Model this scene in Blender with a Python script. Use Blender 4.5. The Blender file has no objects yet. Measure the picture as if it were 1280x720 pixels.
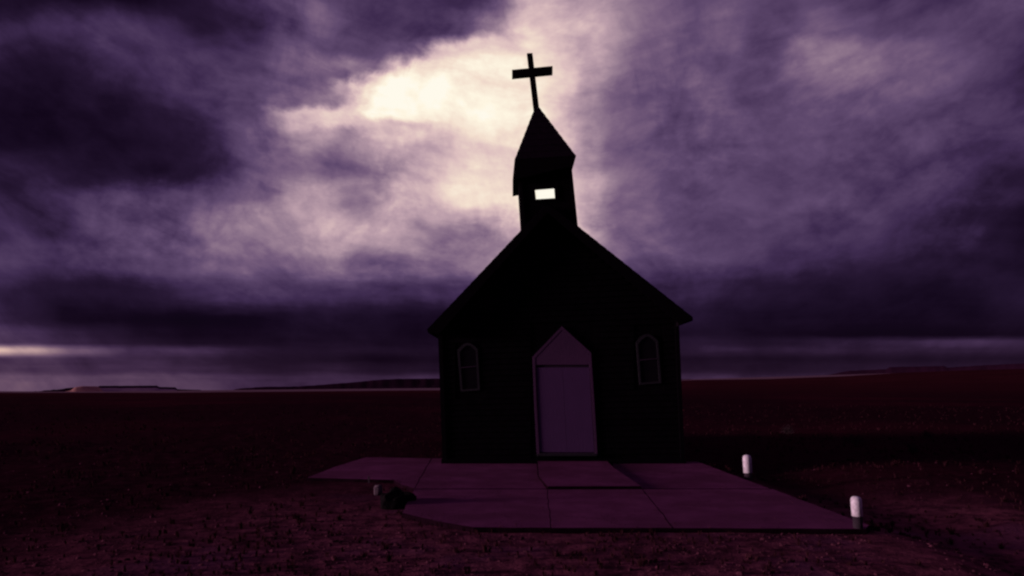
import bpy, bmesh, math, random
from mathutils import Vector, noise as mnoise
random.seed(11)
sc = bpy.context.scene
COL = sc.collection
# ------------------------------------------------------------------ camera model
F, CX, CY, HORIZON, EYE = 900.0, 640.0, 360.0, 478.0, 1.95
PITCH = math.atan((HORIZON - CY) / F)
CP, SP = math.cos(PITCH), math.sin(PITCH)
def ray(px, py):
    s, w = (px - CX) / F, (CY - py) / F
    return Vector((s, CP - w * SP, SP + w * CP))
def S(px, py, Y):                       # point on the upright plane y = Y
    d = ray(px, py); k = Y / d.y
    return Vector((d.x * k, Y, EYE + d.z * k))
def G(px, py, z=0.0):                   # point on the level plane z
    d = ray(px, py); k = (z - EYE) / d.z
    return Vector((d.x * k, d.y * k, z))
def slope_of(px, py):                   # azimuth and rise/run of a line of sight
    d = ray(px, py)
    return math.atan2(d.x, d.y), d.z / math.hypot(d.x, d.y)

cd = bpy.data.cameras.new('camera'); cam = bpy.data.objects.new('camera', cd); COL.objects.link(cam)
cam.location = (0, 0, EYE); cam.rotation_euler = (math.pi / 2 + PITCH, 0, 0)
cd.sensor_width = 36; cd.lens = 36 * F / 1280; cd.clip_end = 20000; cd.clip_start = 0.05
sc.camera = cam
sc.view_settings.view_transform = 'Standard'; sc.view_settings.look = 'None'
sc.view_settings.exposure = 0; sc.view_settings.gamma = 1

# ------------------------------------------------------------------ node helpers
class NT:
    def __init__(s, nt): s.nt = nt
    def n(s, t, **kw):
        nd = s.nt.nodes.new(t)
        for k, v in kw.items(): setattr(nd, k, v)
        return nd
    def put(s, sock, v):
        if isinstance(v, bpy.types.NodeSocket): s.nt.links.new(v, sock)
        elif v is not None: sock.default_value = v
    def m(s, op, a, b=None, c=None, clamp=False):
        nd = s.n('ShaderNodeMath', operation=op); nd.use_clamp = clamp
        s.put(nd.inputs[0], a); s.put(nd.inputs[1], b); s.put(nd.inputs[2], c)
        return nd.outputs[0]
    def vm(s, op, a, b=None):
        nd = s.n('ShaderNodeVectorMath', operation=op)
        s.put(nd.inputs[0], a); s.put(nd.inputs[1], b)
        return nd.outputs[0]
    def xyz(s, a, b, c):
        nd = s.n('ShaderNodeCombineXYZ')
        for i, v in enumerate((a, b, c)): s.put(nd.inputs[i], v)
        return nd.outputs[0]
    def sep(s, v):
        nd = s.n('ShaderNodeSeparateXYZ'); s.put(nd.inputs[0], v); return nd.outputs
    def noise(s, vec, scale, detail=4, rough=.55, dist=0.0):
        nd = s.n('ShaderNodeTexNoise'); s.put(nd.inputs['Vector'], vec)
        nd.inputs['Scale'].default_value = scale; nd.inputs['Detail'].default_value = detail
        nd.inputs['Roughness'].default_value = rough; nd.inputs['Distortion'].default_value = dist
        return nd.outputs
    def rng(s, v, a, b, c=0.0, d=1.0, smooth=True):
        nd = s.n('ShaderNodeMapRange'); nd.interpolation_type = 'SMOOTHSTEP' if smooth else 'LINEAR'
        for i, x in enumerate((v, a, b, c, d)): s.put(nd.inputs[i], x)
        return nd.outputs[0]
    def ramp(s, v, stops, interp='LINEAR'):
        nd = s.n('ShaderNodeValToRGB'); cr = nd.color_ramp; cr.interpolation = interp
        while len(cr.elements) < len(stops): cr.elements.new(0.5)
        for e, (p, c) in zip(cr.elements, stops):
            e.position = p
        for e, (p, c) in zip(cr.elements, stops):
            e.color = (c, c, c, 1) if not isinstance(c, tuple) else (*c, 1)
        s.put(nd.inputs[0], v); return nd.outputs[0]
    def mixf(s, f, a, b):
        nd = s.n('ShaderNodeMix', data_type='FLOAT')
        s.put(nd.inputs[0], f); s.put(nd.inputs[2], a); s.put(nd.inputs[3], b); return nd.outputs[0]
    def mixc(s, f, a, b):
        nd = s.n('ShaderNodeMix', data_type='RGBA')
        s.put(nd.inputs[0], f); s.put(nd.inputs[6], a if isinstance(a, bpy.types.NodeSocket) else (*a, 1))
        s.put(nd.inputs[7], b if isinstance(b, bpy.types.NodeSocket) else (*b, 1)); return nd.outputs[2]
def lin(c):
    return tuple(((x / 255) / 12.92 if x <= 10 else ((x / 255 + .055) / 1.055) ** 2.4) for x in c)

# ------------------------------------------------------------------ sky: storm clouds in sky directions
SUN_EL, SUN_FRONT = math.radians(6.5), math.radians(8)
sun_dir = Vector((-math.cos(SUN_FRONT) * math.cos(SUN_EL), -math.sin(SUN_FRONT) * math.cos(SUN_EL), math.sin(SUN_EL)))
XS = [0, 80, 160, 240, 280, 320, 360, 400, 420, 440, 460, 480, 500, 520, 540, 560, 600, 640, 680, 720, 760, 800, 880, 960, 1000, 1040, 1080, 1120, 1200, 1280]
ROWS = [
 (0, [25,14,12,20,25,46,81,88,79,70,61,53,49,45,44,46,53,101,166,154,131,94,69,69,68,70,65,56,53,70]),
 (40, [51,51,55,28,27,35,60,80,75,68,58,51,51,54,62,70,110,167,203,159,134,96,72,74,83,87,71,58,58,51]),
 (60, [39,44,54,38,37,40,62,74,78,70,63,71,90,135,204,228,215,218,217,160,129,96,79,81,113,113,95,79,66,49]),
 (80, [26,33,49,51,51,53,67,93,100,112,94,132,216,258,258,258,253,242,232,184,129,97,85,79,108,109,101,87,72,48]),
 (95, [20,27,45,50,60,54,77,82,81,82,181,230,258,258,258,258,253,248,241,188,130,99,84,75,94,102,102,87,69,50]),
 (110, [16,24,38,47,66,71,91,111,135,162,214,250,258,258,252,248,247,246,247,192,126,93,85,74,84,97,94,89,67,51]),
 (125, [15,21,29,39,61,76,104,116,165,196,247,258,255,248,239,236,239,240,242,178,116,82,84,71,81,94,91,83,67,56]),
 (140, [14,17,22,32,55,89,182,201,205,217,245,247,239,243,236,230,236,234,234,162,103,79,95,78,82,94,92,83,66,61]),
 (155, [14,17,21,27,48,101,167,189,190,186,178,169,168,182,201,219,230,231,211,170,105,80,102,79,78,84,86,79,68,58]),
 (170, [13,17,19,23,44,93,142,139,132,137,149,165,173,182,191,205,222,230,212,173,105,81,108,77,71,75,77,75,66,59]),
 (210, [30,28,26,28,50,96,109,98,97,101,118,148,175,195,205,214,207,212,242,185,110,77,91,67,60,60,64,63,60,37]),
 (250, [52,54,86,91,88,105,152,170,145,119,120,135,157,180,200,218,219,227,258,184,105,73,76,57,65,73,62,49,55,34]),
 (270, [47,57,95,102,109,128,154,168,159,141,136,144,157,170,179,185,185,198,258,196,119,82,75,58,61,62,63,49,45,20]),
 (290, [40,57,99,113,120,130,139,151,152,150,152,155,159,157,147,135,133,160,201,217,134,91,73,59,58,56,50,45,49,22]),
 (310, [48,57,91,106,107,117,125,129,133,135,138,141,140,137,128,124,128,140,167,175,131,95,69,56,53,48,44,38,43,21]),
 (330, [55,54,74,80,91,100,102,101,104,105,110,115,113,108,105,107,116,114,118,131,109,85,65,51,43,36,31,29,30,17]),
 (365, [34,24,28,39,51,65,57,46,44,45,45,46,46,48,46,46,54,53,42,42,42,52,42,29,25,21,20,20,19,24]),
 (400, [41,12,11,7,7,10,20,26,25,22,21,19,17,16,15,14,16,16,16,16,20,26,25,18,17,15,14,14,16,19]),
 (418, [61,36,19,11,11,15,20,20,19,19,17,16,14,14,14,15,15,15,15,15,15,17,19,16,12,10,9,9,11,14]),
 (428, [56,38,23,14,15,16,18,19,19,18,18,16,16,16,15,16,16,16,16,16,16,18,28,24,23,32,37,35,49,38]),
 (438, [190,105,41,44,39,30,22,22,22,22,22,21,20,19,19,18,18,18,18,18,18,20,34,33,31,32,33,32,32,32]),
 (449, [52,45,35,35,28,26,21,18,17,16,15,14,14,14,16,15,15,15,15,15,15,17,19,18,18,19,20,20,20,20]),
 (462, [54,46,41,38,34,29,27,30,29,27,24,22,22,20,20,19,19,19,19,19,19,22,24,24,26,27,28,29,31,29]),
 (474, [87,68,62,57,50,45,41,38,37,38,39,40,42,44,44,44,40,40,40,40,40,50,48,42,39,36,34,32,30,28]),
]
world = bpy.data.worlds.new('World'); sc.world = world; world.use_nodes = True
W = NT(world.node_tree); world.node_tree.nodes.clear()
tc = W.n('ShaderNodeTexCoord').outputs['Generated']
x, y, z = W.sep(tc)
yy = W.m('MAXIMUM', y, 0.12)
# cloud-deck coordinates: streaks flatten towards the horizon as a real deck does
zz = W.m('ADD', W.m('MAXIMUM', z, 0.0), 0.07)
deck = W.xyz(W.m('DIVIDE', x, zz), W.m('DIVIDE', y, zz), 0.0)
nd1 = W.noise(deck, 1.1, 5, .55, .3)
nd2 = W.noise(deck, 3.0, 5, .6, .4)
nb1 = W.noise(tc, 5.0, 6, .55, .35)
nb2 = W.noise(tc, 14.0, 5, .6, .5)
nb1b = W.noise(W.vm('ADD', tc, (7.3, 1.1, 4.2)), 9.0, 6, .58, .3)
c5 = lambda v: W.m('SUBTRACT', v, 0.5)
hi = W.rng(z, 0.02, 0.22)                # displacement fades near the horizon where strips are thin
du = W.m('ADD', W.m('MULTIPLY', c5(nb1[0]), 0.08), W.m('MULTIPLY', c5(nb2[0]), 0.075))
du = W.m('MULTIPLY', du, W.mixf(hi, 0.3, 1.0))
dv = W.m('ADD', W.m('MULTIPLY', c5(nb1b[0]), 0.065), W.m('MULTIPLY', c5(nd2[0]), 0.03))
s_ = W.m('ADD', W.m('DIVIDE', x, yy), du)
t_ = W.m('ADD', W.m('DIVIDE', z, yy), W.m('MULTIPLY', dv, W.mixf(hi, 0.06, 1.0)))
u_ = W.m('DIVIDE', W.m('ADD', s_, 0.8), 1.6)
val = None; tprev = None
for py, vals in ROWS:
    stops = []
    for px, v in zip(XS, vals):
        d = ray(px, py); stops.append(((d.x / d.y + 0.8) / 1.6, v / 255))
    d = ray(640, py); t = d.z / d.y
    r = W.ramp(u_, stops, 'CARDINAL' if py < 400 else 'LINEAR')
    if val is None:
        val = W.mixf(W.rng(t_, t + .04, t + .7), r, 0.24)
    else:
        val = W.mixf(W.rng(t_, t, tprev), r, val)
    tprev = t
# away from the bright gap the deck is a plain dark storm deck
val = W.mixf(W.rng(y, 0.22, 0.6), W.mixf(W.rng(z, 0.0, .8), 0.11, 0.24), val)
det = W.m('ADD', W.m('MULTIPLY', c5(nd1[0]), 0.40), W.m('MULTIPLY', c5(nb2[0]), 0.42))
det = W.m('ADD', det, W.m('MULTIPLY', c5(nb1[0]), 0.45))
s0 = W.m('SUBTRACT', W.m('DIVIDE', x, yy), 0.06)
arc = W.m('SUBTRACT', W.m('DIVIDE', z, yy), W.m('MULTIPLY', W.m('MULTIPLY', s0, s0), 0.42))
wob = W.noise(tc, 3.2, 4, .5, .2)[0]
st1 = W.noise(W.xyz(W.m('MULTIPLY', s0, 2.6), W.m('MULTIPLY', W.m('ADD', arc, W.m('MULTIPLY', c5(wob), .16)), 8.5), 2.0), 1.0, 5, .58, .25)[0]
st2 = W.noise(W.xyz(W.m('MULTIPLY', s0, 9.0), W.m('MULTIPLY', W.m('ADD', arc, W.m('MULTIPLY', c5(wob), .12)), 26.0), 6.0), 1.0, 4, .6, .4)[0]
det = W.m('ADD', det, W.m('MULTIPLY', W.m('ADD', W.m('MULTIPLY', c5(st1), 1.0), W.m('MULTIPLY', c5(st2), .36)), W.rng(y, .38, .68)))
nb3 = W.noise(W.vm('ADD', tc, (3.1, 9.4, 0.3)), 8.0, 5, .55, .25)
det = W.m('ADD', det, W.m('MULTIPLY', W.m('SUBTRACT', W.rng(nb3[0], .32, .68), .5), 0.26))
bl1 = W.m('ABSOLUTE', c5(W.noise(W.vm('ADD', tc, (11.0, 2.0, 5.0)), 6.0, 7, .6, .35)[0]))
bl2 = W.m('ABSOLUTE', c5(W.noise(W.vm('ADD', W.vm('MULTIPLY', tc, (1.0, 1.0, 1.9)), (1.0, 12.0, 8.0)), 13.0, 6, .6, .5)[0]))
bil = W.m('ADD', W.m('MULTIPLY', W.m('SUBTRACT', bl1, .075), 1.5), W.m('MULTIPLY', W.m('SUBTRACT', bl2, .075), .6))
det = W.m('ADD', det, W.m('MULTIPLY', bil, W.rng(z, .03, .16, .25, 1.0)))
det = W.m('MULTIPLY', det, W.rng(val, .5, .9, 1.0, .45))
val = W.m('MULTIPLY', val, W.m('ADD', 1.0, det))
PAL = [(0, (6, 2, 12)), (12, (17, 6, 25)), (30, (38, 23, 50)), (48, (62, 43, 79)), (78, (95, 73, 109)), (98, (118, 93, 124)),
       (128, (150, 124, 145)), (165, (190, 160, 172)), (195, (222, 192, 192)), (222, (243, 222, 206)), (245, (255, 246, 226)), (255, (255, 250, 236))]
col = W.ramp(val, [(p / 255, lin(c)) for p, c in PAL])
lowair = W.rng(z, .10, .01)
tint = W.n('ShaderNodeMix', data_type='RGBA', blend_type='MULTIPLY'); W.put(tint.inputs[0], lowair); W.put(tint.inputs[6], col); tint.inputs[7].default_value = (1.0, .93, .76, 1)
col = tint.outputs[2]
bgc = W.n('ShaderNodeBackground'); W.put(bgc.inputs[0], col); bgc.inputs[1].default_value = 1.0
sky = W.n('ShaderNodeTexSky'); sky.sky_type = 'NISHITA'; sky.sun_disc = False
sky.sun_elevation = SUN_EL; sky.sun_rotation = math.atan2(sun_dir.x, sun_dir.y)
bgs = W.n('ShaderNodeBackground'); W.put(bgs.inputs[0], sky.outputs[0]); bgs.inputs[1].default_value = 0.05
mx = W.n('ShaderNodeMixShader'); mx.inputs[0].default_value = 0.997      # cloud cover
W.put(mx.inputs[1], bgs.outputs[0]); W.put(mx.inputs[2], bgc.outputs[0])
out = W.n('ShaderNodeOutputWorld'); W.put(out.inputs[0], mx.outputs[0])
world.cycles.sampling_method = 'MANUAL'; world.cycles.sample_map_resolution = 1024

sl = bpy.data.lights.new('sun', 'SUN'); sl.energy = 3.1; sl.angle = math.radians(12); sl.color = (1, .70, .82)
so = bpy.data.objects.new('sun', sl); COL.objects.link(so); so.rotation_euler = (-sun_dir).to_track_quat('-Z', 'Y').to_euler()
so.location = (-30, -10, 20)

# ------------------------------------------------------------------ materials
def mat(name, a, b=None, scale=6.0, rough=.85, bump=0.0, bscale=30.0, obj=True, spec=.3, extra=None):
    m = bpy.data.materials.new(name); m.use_nodes = True; N = NT(m.node_tree)
    bs = m.node_tree.nodes['Principled BSDF']
    co = N.n('ShaderNodeTexCoord').outputs['Object'] if obj else N.n('ShaderNodeNewGeometry').outputs['Position']
    b = b or tuple(v * .7 for v in a)
    f = N.rng(N.noise(co, scale, 6, .62)[0], .32, .68)
    c = N.mixc(f, a, b)
    if extra: c = extra(N, co, c)
    N.put(bs.inputs['Base Color'], c); bs.inputs['Roughness'].default_value = rough
    bs.inputs['Specular IOR Level'].default_value = spec
    if bump:
        bn = N.n('ShaderNodeBump'); bn.inputs['Strength'].default_value = bump; bn.inputs['Distance'].default_value = .02
        N.put(bn.inputs['Height'], N.noise(co, bscale, 6, .6)[0]); N.put(bs.inputs['Normal'], bn.outputs[0])
    return m
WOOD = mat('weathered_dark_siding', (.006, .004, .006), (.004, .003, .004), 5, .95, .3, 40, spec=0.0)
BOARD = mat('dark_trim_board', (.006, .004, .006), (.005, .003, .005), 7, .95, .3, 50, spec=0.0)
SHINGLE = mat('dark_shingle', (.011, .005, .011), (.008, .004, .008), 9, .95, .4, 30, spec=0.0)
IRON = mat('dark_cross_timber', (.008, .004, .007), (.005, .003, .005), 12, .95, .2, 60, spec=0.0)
DOOR = mat('old_door_paint', (.085, .028, .105), (.078, .026, .097), 3, .7, .2, 25)
TRANSOM = mat('old_transom_paint', (.080, .024, .078), (.070, .021, .070), 3, .75, .2, 25)
TRIM = mat('dull_window_trim', (.015, .010, .017), (.011, .007, .012), 9, .8, .2, 40)
GAP = mat('dark_gap', (.035, .012, .035), None, 5, .9)
GLASS = mat('dark_window_glass', (.008, .005, .008), (.005, .003, .006), 3, .35, 0, spec=.15)
WHITE = mat('white_plastic', (.82, .74, .78), (.55, .47, .50), 18, .55, .15, 60)
DARKPOST = mat('dark_post_wood', (.03, .015, .025), (.018, .01, .015), 20, .9, .3, 60)
PALE = mat('pale_weathered_stone', (.09, .05, .07), (.06, .034, .048), 14, .9, .4, 40)
ROCK = mat('black_lava_rock', (.012, .008, .009), (.005, .004, .005), 6, .95, .6, 25, spec=0.0)
def crack(N, co, c):
    v = N.n('ShaderNodeTexVoronoi', feature='DISTANCE_TO_EDGE'); v.inputs['Scale'].default_value = .55
    N.put(v.inputs['Vector'], N.vm('ADD', co, N.noise(co, 1.6, 5, .7)[1]))
    k = N.rng(v.outputs['Distance'], 0.002, 0.012)
    big = N.rng(N.noise(co, .9, 5, .6)[0], .35, .7)
    c2 = N.mixc(big, c, (.098, .026, .062))
    return N.mixc(N.m('MULTIPLY', N.m('SUBTRACT', 1.0, k), .35), c2, (.04, .010, .024))
PAVE = mat('old_paving', (.165, .042, .110), (.118, .029, .078), 2.2, .9, .35, 60, obj=False, extra=crack, spec=0)
EDGE_SHADE = mat('shaded_slab_edge', (.014, .004, .009), (.008, .002, .005), 6, .95, .3, 40, obj=False, spec=0)  # shade along the slab edges, put into the colour of the side faces
STONES = mat('gravel_stone', (.10, .028, .046), (.03, .009, .016), 2.5, .95, .3, 40, obj=False, spec=0)
STRAW = mat('dry_grass_blades', (.05, .014, .020), (.022, .007, .010), 2.0, .95, obj=False, spec=0)
SAGE = mat('sagebrush_leaves', (.06, .036, .042), (.035, .022, .026), 3, .95, obj=False, spec=0)
STEM = mat('sage_stem', (.05, .03, .03), None, 6, .95)
PINK = mat('sunlit_scree', (.50, .24, .20), (.36, .17, .16), .02, .95, 0, obj=False, spec=0)
MESA = mat('mesa_rock', (.40, .23, .30), (.30, .17, .24), .02, .95, 0, obj=False, spec=0)
HILL = mat('far_hill', (.030, .008, .022), (.02, .006, .016), .01, .95, 0, obj=False, spec=0)

# ------------------------------------------------------------------ object helpers
def build(name, bm, m, parent=None, smooth=False):
    bmesh.ops.recalc_face_normals(bm, faces=bm.faces)
    me = bpy.data.meshes.new(name); bm.to_mesh(me); bm.free()
    for p in me.polygons: p.use_smooth = smooth
    me.materials.append(m); o = bpy.data.objects.new(name, me); COL.objects.link(o)
    if parent is not None: o.parent = parent
    return o
def tag(o, label, cat, group=None):
    o['label'] = label; o['category'] = cat
    if group: o['group'] = group
    return o
def thing(name, loc, label, cat, group=None):
    o = bpy.data.objects.new(name, None); COL.objects.link(o); o.location = loc; o.empty_display_size = .2
    return tag(o, label, cat, group)
def struct(o, kind='structure'): o['kind'] = kind; return o
def extrude(bm, pts, vec):
    a = [bm.verts.new(p) for p in pts]; b = [bm.verts.new(Vector(p) + Vector(vec)) for p in pts]
    bm.faces.new(a); bm.faces.new(list(reversed(b)))
    n = len(a)
    for i in range(n): bm.faces.new((a[i], a[(i + 1) % n], b[(i + 1) % n], b[i]))
def ringx(bm, outer, inner, vec):       # frame between two outlines with equal counts, extruded
    vec = Vector(vec); n = len(outer)
    A = [bm.verts.new(p) for p in outer]; B = [bm.verts.new(p) for p in inner]
    C_ = [bm.verts.new(Vector(p) + vec) for p in outer]; D = [bm.verts.new(Vector(p) + vec) for p in inner]
    for i in range(n):
        j = (i + 1) % n
        bm.faces.new((A[i], A[j], B[j], B[i])); bm.faces.new((C_[j], C_[i], D[i], D[j]))
        bm.faces.new((A[i], C_[i], C_[j], A[j])); bm.faces.new((B[j], D[j], D[i], B[i]))

# ------------------------------------------------------------------ the chapel (an old timber chapel whose frame leans)
Y0 = 17.0
base = S(703, 576, Y0); BASE = Vector((base.x, Y0, 0.0))
church = thing('chapel', BASE, 'small dark timber chapel with leaning steeple, cross and pointed door', 'chapel')
def L(p): return Vector(p) - BASE       # world to chapel space
def fp(pts, Y): return [L(S(a, b, Y)) for a, b in pts]
def cpart(name, m, parent=None): pass
# body
bm = bmesh.new()
front = [(553.5, 577), (550.5, 500), (547.5, 412), (684, 264), (848, 401), (851, 490), (855.5, 577)]
fl = fp(front, Y0)
for i in (0, 6): fl[i].z = -0.05
extrude(bm, fl, (0, 8.6, 0))
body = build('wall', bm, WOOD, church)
# lapped boards on the front, real strips proud of the wall
def lerp(a, b, t): return a + (b - a) * t
bm = bmesh.new()
def xlim(yv):
    # left and right ends of the front wall at pixel row yv
    if yv >= 412: xl = lerp(547.5, 553.5, (yv - 412) / 165)
    else: xl = lerp(684, 547.5, (yv - 264) / 148)
    if yv >= 401: xr = lerp(848, 855.5, (yv - 401) / 176)
    else: xr = lerp(684, 848, (yv - 264) / 137)
    return xl, xr
boards = []
yv = 575.0
def slant(x, yv): return yv - (x - 703) * math.tan(math.radians(lerp(0.2, 3.6, (577 - yv) / 300)))
while yv > 278:
    y2 = yv - 7.2
    xl, xr = xlim(yv); xl2, xr2 = xlim(y2)
    xa, xb = max(xl, xl2) + 3, min(xr, xr2) - 3
    spans = [(xa, xb)]
    if yv > 404:
        spans = [(xa, 663), (748 if yv > 440 else 742, xb)]
        if yv > 428 and yv < 498: spans = [(xa, 569), (602, 663), spans[1]]
        if yv > 414 and yv < 492:
            l = spans.pop(); spans += [(l[0], 792), (829, l[1])]
    for a, b in spans:
        if b - a < 4: continue
        lo = [S(a, slant(a, yv), Y0), S(b, slant(b, yv), Y0)]; hi_ = [S(a, slant(a, y2), Y0), S(b, slant(b, y2), Y0)]
        q = [L(p + Vector((0, -.028, 0))) for p in lo] + [L(p + Vector((0, -.006, 0))) for p in reversed(hi_)]
        q2 = [L(p + Vector((0, -.002, 0))) for p in lo] + [L(p + Vector((0, -.002, 0))) for p in reversed(hi_)]
        A = [bm.verts.new(p) for p in q]; B = [bm.verts.new(p) for p in q2]
        bm.faces.new(A)
        for i in range(4): bm.faces.new((A[i], B[i], B[(i + 1) % 4], A[(i + 1) % 4]))
    yv = y2
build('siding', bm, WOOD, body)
for a, b in (((547.5, 412), (553.5, 577)), ((848, 401), (855.5, 577))):
    bm = bmesh.new(); sgn = 1 if a[0] < 640 else -1
    extrude(bm, [p + Vector((0, -.05, 0)) for p in fp([a, (a[0] + 5 * sgn, a[1]), (b[0] + 5 * sgn, b[1]), b], Y0)], (0, .046, 0))
    build('corner_board', bm, BOARD, church)
# roof: two slopes, with shingle courses as steps
def roof_slope(outer_tip, apex, thick):
    bm = bmesh.new(); YF = 16.72; LEN = 9.2
    a = L(S(*apex, YF)); b = L(S(*outer_tip, YF))
    d = (b - a); ln = d.length; d.normalize(); nrm = Vector((-d.z, 0, d.x))
    if nrm.z < 0: nrm = -nrm
    extrude(bm, [a, b, b - nrm * thick, a - nrm * thick], (0, LEN, 0))
    k = int(ln / .24)
    for i in range(k):
        p = a + d * (ln * (i / k)); q = a + d * (ln * ((i + 1) / k))
        ys = 0.0
        extrude(bm, [p + nrm * .002, q + nrm * .010, q + nrm * .002, ], (0, LEN, 0))
    return bm
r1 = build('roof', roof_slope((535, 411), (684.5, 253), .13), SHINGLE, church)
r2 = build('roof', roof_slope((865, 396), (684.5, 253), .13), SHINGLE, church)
for a, b, c, d in (((533.5, 412), (684.5, 254.5), (684.5, 265), (549, 417)), ((684.5, 254.5), (866.5, 397), (850, 405.5), (684.5, 265))):
    bm = bmesh.new(); extrude(bm, fp([a, b, c, d], 16.70), (0, .018, 0)); build('bargeboard', bm, BOARD, church)
# eave return blocks
for pts in ([(534, 411.5), (549, 414), (549, 418), (535, 416)], [(848, 400), (866, 396.5), (866, 401), (848, 407.5)]):
    bm = bmesh.new(); extrude(bm, fp(pts, 16.73), (0, 9.1, 0)); build('eave', bm, BOARD, church)
# door surround, transom, door leaves
bm = bmesh.new()
ro = [(671, 568.5), (667.5, 500), (665.5, 446), (702, 408), (738.5, 441), (742.5, 500), (746.5, 568.5)]
ri = [(674, 566.5), (670.5, 500), (668.6, 447.5), (702, 412.5), (735.5, 443), (739.5, 500), (743.5, 566.5)]
ringx(bm, [p + Vector((0, -.056, 0)) for p in fp(ro, Y0)], [p + Vector((0, -.056, 0)) for p in fp(ri, Y0)], (0, .053, 0))
build('door_frame', bm, TRANSOM, church)
bm = bmesh.new()
extrude(bm, [p + Vector((0, -.05, 0)) for p in fp([(668.7, 456), (668.5, 447.6), (702, 412.6), (735.4, 443.2), (736.4, 456)], Y0)], (0, .048, 0))
build('transom', bm, TRANSOM, church)
bm = bmesh.new()
extrude(bm, [p + Vector((0, -.015, 0)) for p in fp([(669, 456.2), (736.5, 456.2), (743, 566), (674, 566)], Y0)], (0, .013, 0))
build('door_recess', bm, GAP, church)
for xa, xb, xc, xd in ((670.3, 702.85, 708.55, 674.5), (703.1, 736.2, 742.6, 708.8)):
    bm = bmesh.new()
    extrude(bm, [p + Vector((0, -.04, 0)) for p in fp([(xa, 459.5), (xb, 459.5), (xc, 565), (xd, 565)], Y0)], (0, .024, 0))
    dr = build('door', bm, DOOR, church)
bm = bmesh.new(); extrude(bm, [p + Vector((0, -.12, 0)) for p in fp([(671, 566.6), (745, 566.6), (745.5, 569.5), (671, 569.5)], Y0)], (0, .11, 0))
build('threshold', bm, TRIM, church)
# windows
def win(bl, br, tl, tr, peak):
    bl, br, tl, tr, peak = map(Vector, (bl, br, tl, tr, peak))
    def outline(k):
        c = (bl + br + tl + tr) / 4
        pts = [bl, br, tr]
        for i in range(1, 8):
            t = i / 8; m = tr.lerp(tl, t); pts.append(m + (peak - (tl + tr) / 2) * math.sin(math.pi * t))
        pts.append(tl)
        w = (br - bl).length; h = (c - (bl + br) / 2).length
        return [((p.x - c.x) * (1 - 2 * k / w) + c.x, (p.y - c.y) * (1 - k / h) + c.y) for p in pts]
    bm = bmesh.new()
    ringx(bm, [p + Vector((0, -.04, 0)) for p in fp(outline(0), Y0)], [p + Vector((0, -.04, 0)) for p in fp(outline(2.6), Y0)], (0, .036, 0))
    f = build('window', bm, TRIM, church)
    bm = bmesh.new(); extrude(bm, [p + Vector((0, -.022, 0)) for p in fp(outline(2.4), Y0)], (0, .018, 0)); build('pane', bm, GLASS, f)
    bm = bmesh.new(); mid = tl.lerp(bl, .42); mid2 = tr.lerp(br, .42)
    extrude(bm, [p + Vector((0, -.04, 0)) for p in fp([(mid.x + 2.2, mid.y - .7), (mid2.x - 2.2, mid2.y - .7), (mid2.x - 2.2, mid2.y + .7), (mid.x + 2.2, mid.y + .7)], Y0)], (0, .016, 0))
    build('glazing_bar', bm, GAP, f)
win((576, 489.5), (600, 488), (571.5, 438), (597, 436), (584, 428.5))
win((799, 481), (826.5, 479), (794.5, 428), (822, 426), (808, 417.5))
# belfry
YB, DB, TH = 17.15, 1.32, .09
bo = [(653.5, 300), (650, 250), (647.5, 215), (713.5, 200), (719, 250), (724, 300)]
bel = build('belfry', (lambda b: b)(bmesh.new()), WOOD, church)
bm = bmesh.new()
out4 = [(653.5, 304), (647.3, 212), (713.7, 200), (724, 304)]
in4 = [(670, 249.5), (668.5, 236.5), (693, 234.5), (694, 248)]
ringx(bm, fp(out4, YB), fp(in4, YB), (0, TH, 0))
# back wall carries a taller opening
bo4 = [p + Vector((0, DB - TH, 0)) for p in fp(out4, YB)]
YBK = YB + DB - TH
ringx(bm, bo4, fp([(659, 262), (657, 229), (704, 226), (706, 260)], YBK), (0, TH, 0))
f4 = fp(out4, YB)
extrude(bm, [f4[0], f4[1], f4[1] + Vector((TH, 0, 0)), f4[0] + Vector((TH, 0, 0))], (0, 0, 0)) if False else None
for a, b, s in ((f4[0], f4[1], 1), (f4[3], f4[2], -1)):
    e = Vector((TH * s, 0, 0)); o_ = Vector((0, TH, 0))
    extrude(bm, [a + o_, b + o_, b + o_ + e, a + o_ + e], (0, DB - 2 * TH, 0))
bmesh.ops.recalc_face_normals(bm, faces=bm.faces)
bm.to_mesh(bel.data); bm.free()
# thin frame round the bell opening
bm = bmesh.new()
ringx(bm, [p + Vector((0, -.03, 0)) for p in fp([(666, 252.5), (664.6, 233.5), (696.5, 231.3), (698, 251)], YB)], [p + Vector((0, -.03, 0)) for p in fp(in4, YB)], (0, .028, 0))
build('opening_frame', bm, BOARD, bel)
for a, b, s in (((647.3, 212), (653.5, 300), 1), ((713.7, 200), (724, 300), -1)):
    bm = bmesh.new(); extrude(bm, [p + Vector((0, -.03, 0)) for p in fp([a, (a[0] + 4 * s, a[1]), (b[0] + 4 * s, b[1]), b], YB)], (0, .028, 0))
    build('corner_board', bm, BOARD, bel)
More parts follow.
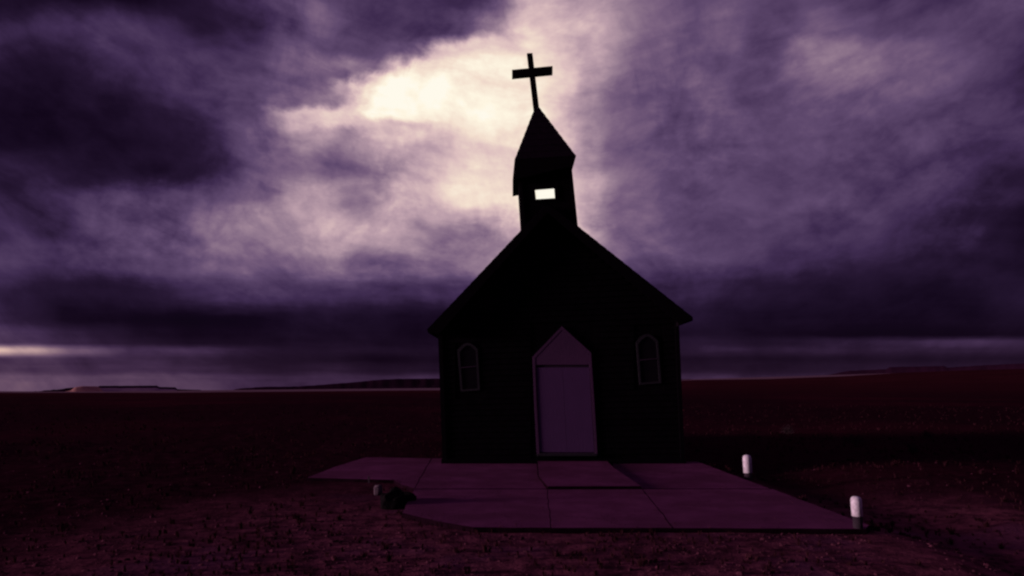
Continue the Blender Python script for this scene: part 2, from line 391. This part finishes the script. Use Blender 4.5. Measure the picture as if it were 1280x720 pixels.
# skirt + spire
YS, DS = 17.0, 1.66
bm = bmesh.new()
extrude(bm, fp([(643.2, 199.5), (719.5, 195), (714.6, 207.5), (648.6, 223.2), (640.8, 224.6)], YS), (0, .07, 0))
extrude(bm, [p + Vector((0, .072, 0)) for p in fp([(643.2, 199.5), (649.5, 199.2), (648.6, 223.2), (640.8, 224.6)], YS)], (0, DS - .144, 0))
extrude(bm, [p + Vector((0, .072, 0)) for p in fp([(712, 195.5), (719.5, 195), (714.6, 207.5), (712.4, 208)], YS)], (0, DS - .144, 0))
extrude(bm, [p + Vector((0, DS - .07, 0)) for p in fp([(643.2, 199.5), (719.5, 195), (714.6, 207.5), (642, 209)], YS)], (0, .07, 0))
build('spire_eave', bm, BOARD, church)
bm = bmesh.new()
b0, b1 = fp([(643.6, 199.2), (719.8, 194.8)], YS)
ap = L(S(670.6, 130, YS + DS / 2))
N_ = 9
rows = []
for k in range(N_ + 1):
    t = k / N_
    c = [b0, b1, b1 + Vector((0, DS, 0)), b0 + Vector((0, DS, 0))]
    rows.append([p.lerp(ap, t * .985) for p in c])
for k in range(N_):
    lo, hi_ = rows[k], rows[k + 1]
    cl = sum((p for p in lo), Vector()) / 4
    lo2 = [p + (p - cl).normalized() * .012 for p in lo]
    A = [bm.verts.new(p) for p in lo2]; B = [bm.verts.new(p) for p in hi_]
    for i in range(4): bm.faces.new((A[i], A[(i + 1) % 4], B[(i + 1) % 4], B[i]))
    bm.faces.new(list(reversed(A))); bm.faces.new(B)
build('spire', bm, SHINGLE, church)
YC = YS + DS / 2 - .06
bm = bmesh.new()
extrude(bm, fp([(658.7, 66.5), (665.6, 66.2), (674.2, 137), (667.2, 138)], YC), (0, .12, 0))
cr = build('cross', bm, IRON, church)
bm = bmesh.new()
extrude(bm, fp([(640, 87.2), (690.8, 82.4), (690.8, 91.4), (640, 96.4)], YC - .012), (0, .144, 0))
build('cross_arm', bm, IRON, cr)
# stone footing
bm = bmesh.new()
a, b = S(552, 577, Y0), S(857, 577, Y0)
for (x0, y0, x1, y1) in ((a.x, 16.93, b.x, 16.995),):
    extrude(bm, [L(Vector((x0, y0, .0))), L(Vector((x1, y0, .0))), L(Vector((x1, y0, .2))), L(Vector((x0, y0, .2)))], (0, y1 - y0, 0))
build('footing', bm, BOARD, church)

# ------------------------------------------------------------------ pavement
ZP = .10
panels = [
 [(384, 597), (420, 583), (458, 571.5), (539, 573), (517.5, 610.3), (503, 606), (492, 600)],
 [(540.2, 573), (670, 572), (672.5, 596), (682.6, 610.7), (518.3, 610.7)],
 [(769, 586), (764, 577), (872, 577), (962, 610.7), (802.5, 610.7)],
 [(518, 611.5), (683.6, 611.5), (688, 659.5), (592, 659), (545, 651), (503, 641)],
 [(684.6, 611.5), (802.4, 611.5), (840.8, 659.8), (689.2, 659.8)],
 [(803.6, 611.5), (966, 611.5), (1086, 656.5), (1082, 661), (842.5, 660)],
]
def poly_ground(pts, z): return [G(a, b, z) for a, b in pts]
pave_xy = []
bm = bmesh.new()
for pn in panels:
    P = poly_ground(pn, ZP)
    pave_xy.append([(p.x, p.y) for p in P])
    # chipped, slightly wandering edges
    fine = []
    for i in range(len(P)):
        a, b = P[i], P[(i + 1) % len(P)]; n = max(2, int((b - a).length / .16))
        for k in range(n):
            p = a.lerp(b, k / n); w = .008 if k else .0
            p = p + Vector((mnoise.noise(p * 3.1) * w * 2, mnoise.noise(p * 3.7 + Vector((5, 0, 0))) * w * 2, 0)); fine.append(p)
    top = [bm.verts.new(p) for p in fine]
    cen = sum((p for p in fine), Vector()) / len(fine)
    ins = [bm.verts.new(p.lerp(cen, .0) + (p - cen).normalized() * .012 - Vector((0, 0, .014))) for p in fine]
    bot = [bm.verts.new(Vector((p.x, p.y, -.06)) + Vector(((p - cen).normalized().x * .012, (p - cen).normalized().y * .012, 0))) for p in fine]
    bm.faces.new(top); n = len(top)
    for i in range(n):
        j = (i + 1) % n
        bm.faces.new((top[i], top[j], ins[j], ins[i])); bm.faces.new((ins[i], ins[j], bot[j], bot[i]))
bmesh.ops.recalc_face_normals(bm, faces=bm.faces)
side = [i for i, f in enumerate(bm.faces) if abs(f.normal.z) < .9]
pv = struct(build('pavement', bm, PAVE)); pv.data.materials.append(EDGE_SHADE)
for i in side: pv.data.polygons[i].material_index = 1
# the doorstep: a slab ramp up to the door
bm = bmesh.new()
ZS = .155
rt = [G(671.5, 569.8, ZS), G(751, 569, ZS), G(768, 585, ZS), G(801, 607.6, ZS), G(684.5, 607.8, ZS), G(673.5, 595, ZS)]
A = [bm.verts.new(p) for p in rt]; B = [bm.verts.new((p.x, p.y, .04)) for p in rt]
bm.faces.new(A)
for i in range(6): bm.faces.new((A[i], B[i], B[(i + 1) % 6], A[(i + 1) % 6]))
bmesh.ops.recalc_face_normals(bm, faces=bm.faces)
step = build('doorstep', bm, PAVE); step.data.materials.append(EDGE_SHADE)
for p in step.data.polygons: p.material_index = 0 if abs(p.normal.z) > .9 else 1  # doorstep risers get the same painted shade
tag(step, 'low concrete doorstep slab flaring out from the pointed chapel door', 'doorstep')

# ------------------------------------------------------------------ ground
near = [(0, 491), (200, 491), (330, 490), (420, 489), (553, 488), (640, 484), (760, 479), (870, 475), (960, 474), (1050, 471), (1120, 467), (1200, 464), (1280, 462)]
far_ = [(0, 489), (100, 489.5), (240, 488), (400, 486.5), (553, 485), (760, 478), (870, 474), (1280, 461)]
def table(lst):
    t = [slope_of(a, b) for a, b in lst]
    def f(az):
        if az <= t[0][0]: return t[0][1]
        if az >= t[-1][0]: return t[-1][1]
        for (a0, s0), (a1, s1) in zip(t, t[1:]):
            if az <= a1: return s0 + (s1 - s0) * (az - a0) / (a1 - a0)
    return f
fN, fF = table(near), table(far_)
def sm(a, b, v):
    t = min(1, max(0, (v - a) / (b - a))); return t * t * (3 - 2 * t)
def shade_hollow(x, y):
    # shallow hollow added so low sun leaves a shaded band right of the pavement
    c = 5.55 + .035 * (16 - y) + .12 * math.sin(y * .9)
    w = sm(3.5, 7, y) * (1 - sm(17.5, 23, y))
    d = (x - c) / .62
    return -.24 * math.exp(-(d * d if d < 0 else d * d * .14)) * w
def in_poly(x, y, P):
    c = False; j = len(P) - 1
    for i in range(len(P)):
        if (P[i][1] > y) != (P[j][1] > y) and x < (P[j][0] - P[i][0]) * (y - P[i][1]) / (P[j][1] - P[i][1]) + P[i][0]: c = not c
        j = i
    return c
def on_pave(x, y, grow=0):
    return any(in_poly(x, y, P) for P in pave_xy) or (-1.75 < x < 4.1 and 16 < y < 26)
def gz(x, y):
    r = math.hypot(x, y); az = math.atan2(x, y)
    n = mnoise.fractal(Vector((x * .9, y * .9, 0)), 1.0, 2.1, 5) * .035 + mnoise.noise(Vector((x * .16, y * .16, 3))) * .06
    if r < 30: n += mnoise.noise(Vector((x * 5, y * 5, 7))) * .014
    # level under the chapel and pavement
    dx = max(-4.5 - x, 0, x - 5.0); dy = max(8.6 - y, 0, y - 26)
    k = sm(0.0, 1.6, math.hypot(dx, dy))
    # small rise away from the slabs
    h = n * (.35 + .65 * k) + .035 * (1 - k)
    h += shade_hollow(x, y)
    if r > 60:
        fade = sm(60, 160, r)
        m = mnoise.noise(Vector((x * .012, y * .012, 9))) * .5 * fade
        a = abs(az)
        front = 1 - sm(1.4, 2.2, a)
        zN = EYE + fN(az) * 620; zF = EYE + fF(az) * 3300
        if r < 620: z = zN * sm(60, 620, r) ** 1.0 * front
        elif r < 1500: z = lerp(zN, EYE + fF(az) * 1500 - 2.0 - 6 * math.sin(math.pi * (r - 620) / 880), (r - 620) / 880) * front
        elif r < 3300: z = lerp(EYE + fF(az) * 1500 - 2.0, zF, (r - 1500) / 1800) * front
        else: z = (zF - (r - 3300) * .012) * front
        h = h * (1 - fade) + (z + m * min(1, 620 / r) * (0.4 if r > 300 else 1)) if r < 1500 else z
    return h
radii = [0.0]; r = 1.2
while r < 9000: radii.append(r); r *= 1.022 if r < 40 else 1.05
def az_list():
    L_ = []; a = -math.pi
    while a < math.pi - 1e-6:
        L_.append(a); a += math.radians(.28) if abs(a) < math.radians(46) else math.radians(2.0)
    return L_
AZ = az_list(); nA = len(AZ)
verts = [(0, 0, gz(0, 0))]; faces = []
for r in radii[1:]:
    for a in AZ:
        x_, y_ = r * math.sin(a), r * math.cos(a); verts.append((x_, y_, gz(x_, y_)))
for i in range(nA): faces.append((0, 1 + i, 1 + (i + 1) % nA))
for k in range(len(radii) - 2):
    o0 = 1 + k * nA; o1 = o0 + nA
    for i in range(nA):
        j = (i + 1) % nA; faces.append((o0 + i, o1 + i, o1 + j, o0 + j))
me = bpy.data.meshes.new('ground'); me.from_pydata(verts, [], faces); me.update()
for p in me.polygons: p.use_smooth = True
if me.polygons[50].normal.z < 0: me.flip_normals()
ground = bpy.data.objects.new('ground', me); COL.objects.link(ground); struct(ground)
gm = bpy.data.materials.new('red_desert_soil'); gm.use_nodes = True; N = NT(gm.node_tree)
bs = gm.node_tree.nodes['Principled BSDF']; pos = N.n('ShaderNodeNewGeometry').outputs['Position']
px_, py_, pz_ = N.sep(pos)
flat = N.xyz(px_, py_, 0.0)
n1 = N.noise(flat, .45, 5, .6)[0]; n2 = N.noise(flat, 3.2, 6, .65)[0]; n3 = N.noise(flat, 14, 5, .6)[0]; n4 = N.noise(flat, .035, 5, .6)[0]
soil = N.mixc(N.rng(n2, .35, .68), (.150, .038, .062), (.034, .009, .017))
soil = N.mixc(N.rng(n3, .58, .72), soil, (.185, .052, .082))
soil = N.mixc(N.rng(n1, .52, .66), soil, (.130, .037, .075))
outer_soil = N.mixc(N.rng(n2, .4, .62), (.017, .0034, .008), (.031, .0068, .014))
outer_soil = N.mixc(N.rng(n4, .46, .66), outer_soil, (.046, .0068, .015))
# lighter ground round the chapel (wobbly edge), darker ground beyond
ex = N.m('DIVIDE', N.m('SUBTRACT', px_, 2.2), 8.2); ey = N.m('DIVIDE', N.m('SUBTRACT', py_, 7.5), 7.5)
er = N.m('SQRT', N.m('ADD', N.m('MULTIPLY', ex, ex), N.m('MULTIPLY', ey, ey)))
er = N.m('ADD', er, N.m('MULTIPLY', N.m('SUBTRACT', n1, .5), .9))
cl_ = N.rng(er, 1.25, .62)
c_ = N.mixc(cl_, outer_soil, soil)
rad = N.m('SQRT', N.m('ADD', N.m('MULTIPLY', px_, px_), N.m('MULTIPLY', py_, py_)))
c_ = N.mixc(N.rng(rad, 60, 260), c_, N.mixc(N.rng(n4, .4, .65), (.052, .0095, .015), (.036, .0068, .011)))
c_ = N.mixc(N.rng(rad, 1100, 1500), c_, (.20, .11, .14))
N.put(bs.inputs['Base Color'], c_); bs.inputs['Roughness'].default_value = 1; bs.inputs['Specular IOR Level'].default_value = 0
bn = N.n('ShaderNodeBump'); bn.inputs['Strength'].default_value = .55; bn.inputs['Distance'].default_value = .04
N.put(bn.inputs['Height'], N.m('ADD', n3, N.m('MULTIPLY', n2, 1.5))); N.put(bs.inputs['Normal'], bn.outputs[0])
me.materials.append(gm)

# ------------------------------------------------------------------ far mesas and ridges
def ridge(name, pts, base_py, R, depth, m, jag=.6, talus=None):
    """outline of a far landform at distance R, with real depth and sloping sides"""
    fine = []
    for (x0, y0), (x1, y1) in zip(pts, pts[1:]):
        n = max(1, int(abs(x1 - x0) / 2.5))
        for k in range(n):
            fine.append((lerp(x0, x1, k / n), lerp(y0, y1, k / n) + jag * mnoise.fractal(Vector((lerp(x0, x1, k / n) * .13, y0 * .1, 5.0)), 1, 2, 4)))
    fine.append(pts[-1])
    bm = bmesh.new(); prof = [(-1.0, 0.0), (-.55, .35 if talus is None else .62), (-.38, .55 if talus is None else .76), (-.30, .96), (0, 1), (.35, .97), (1.0, 0)]
    grid = []
    for (px, py) in fine:
        az, st = slope_of(px, py); _, sb = slope_of(px, base_py)
        rowv = []
        jj = mnoise.noise(Vector((px * .11, 2.0, R))) * .03
        for (u, hgt) in prof:
            rr = R + (u + jj * (1 - abs(u))) * depth
            zt = EYE + st * R; zb = EYE + sb * R - 6
            rowv.append(bm.verts.new((rr * math.sin(az), rr * math.cos(az), lerp(zb, zt, hgt))))
        grid.append(rowv)
    for a, b in zip(grid, grid[1:]):
        for i in range(len(prof) - 1): bm.faces.new((a[i], a[i + 1], b[i + 1], b[i]))
    bm.faces.new(grid[0]); bm.faces.new(list(reversed(grid[-1])))
    o = build(name, bm, m, None, True); struct(o)
    if talus is not None:
        o.data.materials.append(talus)
        nf = len(prof) - 1
        for k, p in enumerate(o.data.polygons):
            if k < nf * (len(grid) - 1) and k % nf in (0, 1): p.material_index = 1
    return o
ridge('hill', [(-60, 491), (-10, 491), (30, 490.5), (70, 487), (90, 484.5), (108, 484.5), (112, 490)], 491, 3000, 160, HILL)
ridge('mesa', [(78, 490), (88, 488), (94, 484), (104, 482.5), (122, 483), (128, 488), (130, 490)], 491, 2950, 90, PINK, .3, PINK)
ridge('mesa', [(112, 490.5), (119, 486), (124, 482.3), (150, 482.2), (196, 482.0), (199, 483.6), (219, 484), (222, 486.6), (250, 487.5), (262, 490)], 491, 3050, 140, HILL, .3, MESA)
ridge('hill', [(285, 489), (300, 485.5), (330, 483.5), (372, 483), (400, 481), (440, 478), (470, 475), (500, 473.5), (553, 473), (620, 472), (700, 473), (780, 473), (868, 474), (940, 476), (980, 480)], 489, 3600, 260, HILL, .3)
ridge('mesa', [(945, 476), (955, 472.5), (980, 472), (1000, 470), (1022, 470), (1026, 472.5), (1036, 474)], 476, 3000, 120, HILL, .3)
ridge('mesa', [(1015, 474), (1035, 470.5), (1060, 470), (1082, 470), (1088, 472)], 475, 2800, 60, MESA, .3)
ridge('mesa', [(1030, 470), (1060, 463.5), (1108, 461.5), (1112, 458.8), (1180, 457.4), (1184, 459.5), (1230, 456.5), (1330, 452), (1420, 452), (1440, 466)], 470, 3500, 220, HILL, .3)

# ------------------------------------------------------------------ marker posts
def marker(px, py_base, ht, wd, top_ht, lean, label):
    g = G(px, py_base, 0); z0 = gz(g.x, g.y)
    t = thing('marker_post', (g.x, g.y, z0), label, 'marker post', 'white topped marker posts beside the pavement')
    bm = bmesh.new()
    bmesh.ops.create_cone(bm, cap_ends=True, segments=20, radius1=wd * .44, radius2=wd * .44, depth=ht - top_ht + .1)
    bmesh.ops.translate(bm, verts=bm.verts, vec=(0, 0, (ht - top_ht) / 2 - .05 + .002))
    build('shaft', bm, DARKPOST, t, True)
    bm = bmesh.new(); prof = [(.0, 0), (.46, 0), (.5, .01), (.5, .7), (.49, .82), (.43, .91), (.3, .97), (0, 1)]
    rings = []
    for (rr, hh) in prof:
        if rr == 0: rings.append([bm.verts.new((0, 0, ht - top_ht + hh * top_ht))])
        else: rings.append([bm.verts.new((rr * wd * math.cos(a), rr * wd * math.sin(a), ht - top_ht + hh * top_ht)) for a in [i * math.tau / 20 for i in range(20)]])
    for a, b in zip(rings, rings[1:]):
        for i in range(20):
            j = (i + 1) % 20
            if len(a) == 1: bm.faces.new((a[0], b[j], b[i]))
            elif len(b) == 1: bm.faces.new((a[i], a[j], b[0]))
            else: bm.faces.new((a[i], a[j], b[j], b[i]))
    build('cap', bm, WHITE, t, True)
    t.rotation_euler = (0, math.radians(lean), 0)
    return t
marker(935.5, 600, .485, .172, .36, -1.5, 'white capped marker post beside the far right edge of the pavement')
marker(1073.5, 670, .465, .136, .25, -1.0, 'nearest white capped post on a dark shaft at the front right pavement corner')

# ------------------------------------------------------------------ boulder, stone block, stake
def rock(name, g, dims, m, label, cat, seed, sub=3):
    bm = bmesh.new(); bmesh.ops.create_icosphere(bm, subdivisions=sub, radius=1)
    for v in bm.verts:
        n = 1 + .34 * mnoise.noise(v.co * 1.3 + Vector((seed, 0, 0))) + .05 * mnoise.noise(v.co * 3.6 + Vector((0, seed, 0)))
        v.co = Vector((v.co.x * dims[0] * n, v.co.y * dims[1] * n, (v.co.z + .55) * dims[2] * n))
    o = build(name, bm, m); o.location = g; tag(o, label, cat); return o
g = G(492, 637, 0)
rock('boulder', (g.x, g.y, .0), (.20, .20, .20), ROCK, 'black jagged boulder at the front left corner of the pavement', 'boulder', 3.3)
g = G(507, 625, .1)
rock('boulder', (g.x, g.y, .085), (.16, .13, .085), ROCK, 'flat dark rock lying on the pavement edge beside the black boulder', 'boulder', 8.1)
g = G(473, 621, 0)
bm = bmesh.new(); bmesh.ops.create_cube(bm, size=1)
bmesh.ops.bevel(bm, geom=bm.edges[:], offset=.12, segments=3, affect='EDGES')
for v in bm.verts: v.co = Vector((v.co.x * .13, v.co.y * .13, (v.co.z + .45) * .20)) * (1 + .1 * mnoise.noise(v.co * 3))
o = build('stone_block', bm, PALE, None, True); o.location = (g.x, g.y, .0); o.rotation_euler = (.05, -.06, .4)
tag(o, 'small pale upright stone block left of the black boulder', 'stone block')
g = G(461.5, 607, 0)
bm = bmesh.new(); extrude(bm, [(-.014, -.014, -.1), (.014, -.014, -.1), (.014, .014, -.1), (-.014, .014, -.1)], (-.015, 0, .27))
o = build('stake', bm, PALE); o.location = (g.x, g.y, 0); tag(o, 'thin pale wooden stake by the left wing of the pavement', 'stake')

# ------------------------------------------------------------------ gravel, tufts, sage
bm = bmesh.new()
sc.cycles.filter_width = 2.3
def pebble(bm, x_, y_, r_, z_):
    rot = random.uniform(0, 6.28); c, s = math.cos(rot), math.sin(rot); sx, sy, szz = r_ * random.uniform(.7, 1.3), r_ * random.uniform(.6, 1.1), r_ * random.uniform(.35, .75)
    vs = []
    for (a, b, h) in ((1, 0, .2), (.4, .9, .1), (-.6, .75, .25), (-1, -.1, .1), (-.4, -.9, .2), (.6, -.8, .15)):
        a *= random.uniform(.8, 1.2); b *= random.uniform(.8, 1.2)
        vs.append(bm.verts.new((x_ + (a * c * sx - b * s * sy), y_ + (a * s * sx + b * c * sy), z_ - .2 * szz)))
    tp = [bm.verts.new((v.co.x * .55 + x_ * .45 + random.uniform(-.1, .1) * r_, v.co.y * .55 + y_ * .45, z_ + szz * random.uniform(.75, 1.0))) for v in vs]
    for i in range(6): bm.faces.new((vs[i], vs[(i + 1) % 6], tp[(i + 1) % 6], tp[i]))
    bm.faces.new(tp)
cnt = 0
while cnt < 9000:
    d_ = 4.2 * (5.0 ** random.random()); x_ = random.uniform(-.8, .8) * (d_ + 2); y_ = d_
    if mnoise.noise(Vector((x_ * .8, y_ * .8, 4))) < random.uniform(-.5, .35): continue
    if on_pave(x_, y_) or (y_ > 11 and random.random() < .8): continue
    pebble(bm, x_, y_, random.choice((.008, .012, .015, .02, .03)) * random.uniform(.8, 1.4), gz(x_, y_)); cnt += 1
for i in range(420):                    # grit carried onto the slabs, thickest near their edges
    P = random.choice(pave_xy); a = random.randrange(len(P)); p, q = P[a], P[(a + 1) % len(P)]; t = random.random()
    cx_, cy_ = sum(v[0] for v in P) / len(P), sum(v[1] for v in P) / len(P); u = random.random() ** 2 * .5 + .02
    pebble(bm, lerp(lerp(p[0], q[0], t), cx_, u), lerp(lerp(p[1], q[1], t), cy_, u), random.uniform(.006, .016), ZP)
struct(build('gravel', bm, STONES), 'stuff')
def tuft(bm, x_, y_, z_, h, n, spread):
    for _ in range(n):
        a = random.uniform(0, 6.28); l = random.uniform(.2, 1) * spread; w = random.uniform(.002, .005) * (1 + y_ * .06)
        hh = h * random.uniform(.5, 1); bx, by = x_ + math.cos(a) * l * .3, y_ + math.sin(a) * l * .3
        tx, ty = x_ + math.cos(a) * l, y_ + math.sin(a) * l; p = a + 1.57
        v0 = bm.verts.new((bx + math.cos(p) * w, by + math.sin(p) * w, z_ - .01)); v1 = bm.verts.new((bx - math.cos(p) * w, by - math.sin(p) * w, z_ - .01))
        m0 = bm.verts.new((lerp(bx, tx, .45) - math.cos(p) * w * .8, lerp(by, ty, .45) - math.sin(p) * w * .8, z_ + hh * .65))
        m1 = bm.verts.new((lerp(bx, tx, .45) + math.cos(p) * w * .8, lerp(by, ty, .45) + math.sin(p) * w * .8, z_ + hh * .65))
        v2 = bm.verts.new((tx, ty, z_ + hh))
        bm.faces.new((v0, v1, m0, m1)); bm.faces.new((m1, m0, v2))
bm = bmesh.new(); cnt = 0
while cnt < 5200:
    d_ = 4.5 * (14.0 ** random.random()); x_ = random.uniform(-.82, .82) * (d_ + 2); y_ = d_
    if mnoise.noise(Vector((x_ * .5, y_ * .5, 14))) < random.uniform(-.25, .4): continue
    if on_pave(x_, y_): continue
    k = 1 if y_ < 15 else 1.5
    tuft(bm, x_, y_, gz(x_, y_), random.uniform(.03, .09) * k, 9, random.uniform(.03, .07) * k); cnt += 1
for i in range(700):                    # longer grass along the slab's front edge
    px = random.uniform(505, 1095); g = G(px, 662 if px > 590 else lerp(643, 660, (px - 505) / 85), 0)
    x_, y_ = g.x + random.uniform(-.05, .05), g.y - random.uniform(.0, .22)
    if not on_pave(x_, y_): tuft(bm, x_, y_, gz(x_, y_), random.uniform(.04, .11), 12, .07)
for i in range(420):                    # scattered larger clumps
    d_ = 5.5 * (9.0 ** random.random()); x_ = random.uniform(-.85, .85) * (d_ + 2)
    if not on_pave(x_, d_) and mnoise.noise(Vector((x_ * .3, d_ * .3, 22))) > -.1:
        tuft(bm, x_, d_, gz(x_, d_), random.uniform(.07, .15), 26, random.uniform(.08, .16))
struct(build('dry_grass', bm, STRAW), 'stuff')
def sage(px, py, h, w, label):
    g = G(px, py, 0); z0 = gz(g.x, g.y)
    t = thing('sagebrush', (g.x, g.y, z0), label, 'shrub', 'pale low shrubs on the plain right of the chapel')
    bm = bmesh.new()
    for i in range(7):
        a = random.uniform(0, 6.28); r_ = w * .35
        v = [bm.verts.new((math.cos(a + k * 2.1) * .012, math.sin(a + k * 2.1) * .012, -.03)) for k in range(3)]
        tp = bm.verts.new((math.cos(a) * r_, math.sin(a) * r_, h * random.uniform(.6, .9)))
        for k in range(3): bm.faces.new((v[k], v[(k + 1) % 3], tp))
    build('stem', bm, STEM, t)
    bm = bmesh.new()
    for i in range(420):
        a = random.uniform(0, 6.28); e = random.uniform(.05, 1.35); rr = random.uniform(.55, 1) * (1 + .35 * math.sin(a * 3 + e * 4))
        p = Vector((math.cos(a) * math.cos(e) * w * .5 * rr, math.sin(a) * math.cos(e) * w * .5 * rr, h * (.12 + .8 * math.sin(e)) * rr))
        d = Vector((random.uniform(-1, 1), random.uniform(-1, 1), random.uniform(-.2, 1))).normalized() * random.uniform(.02, .045)
        q = d.cross(Vector((random.random(), random.random(), random.random()))).normalized() * .009
        bm.faces.new([bm.verts.new(v) for v in (p - q, p + q, p + d + q * .4, p + d - q * .4)])
    build('foliage', bm, SAGE, t)
sage(985, 543, .32, .55, 'pale shrub on the plain, nearest to the chapel wall')
sage(1070, 557, .38, .6, 'largest pale shrub on the plain behind the front right marker post')
sage(1160, 549, .30, .5, 'pale shrub farthest out on the plain towards the right edge')
sage(1142, 566, .2, .34, 'smallest pale shrub low on the plain on the right')
sc.cycles.max_bounces = 6
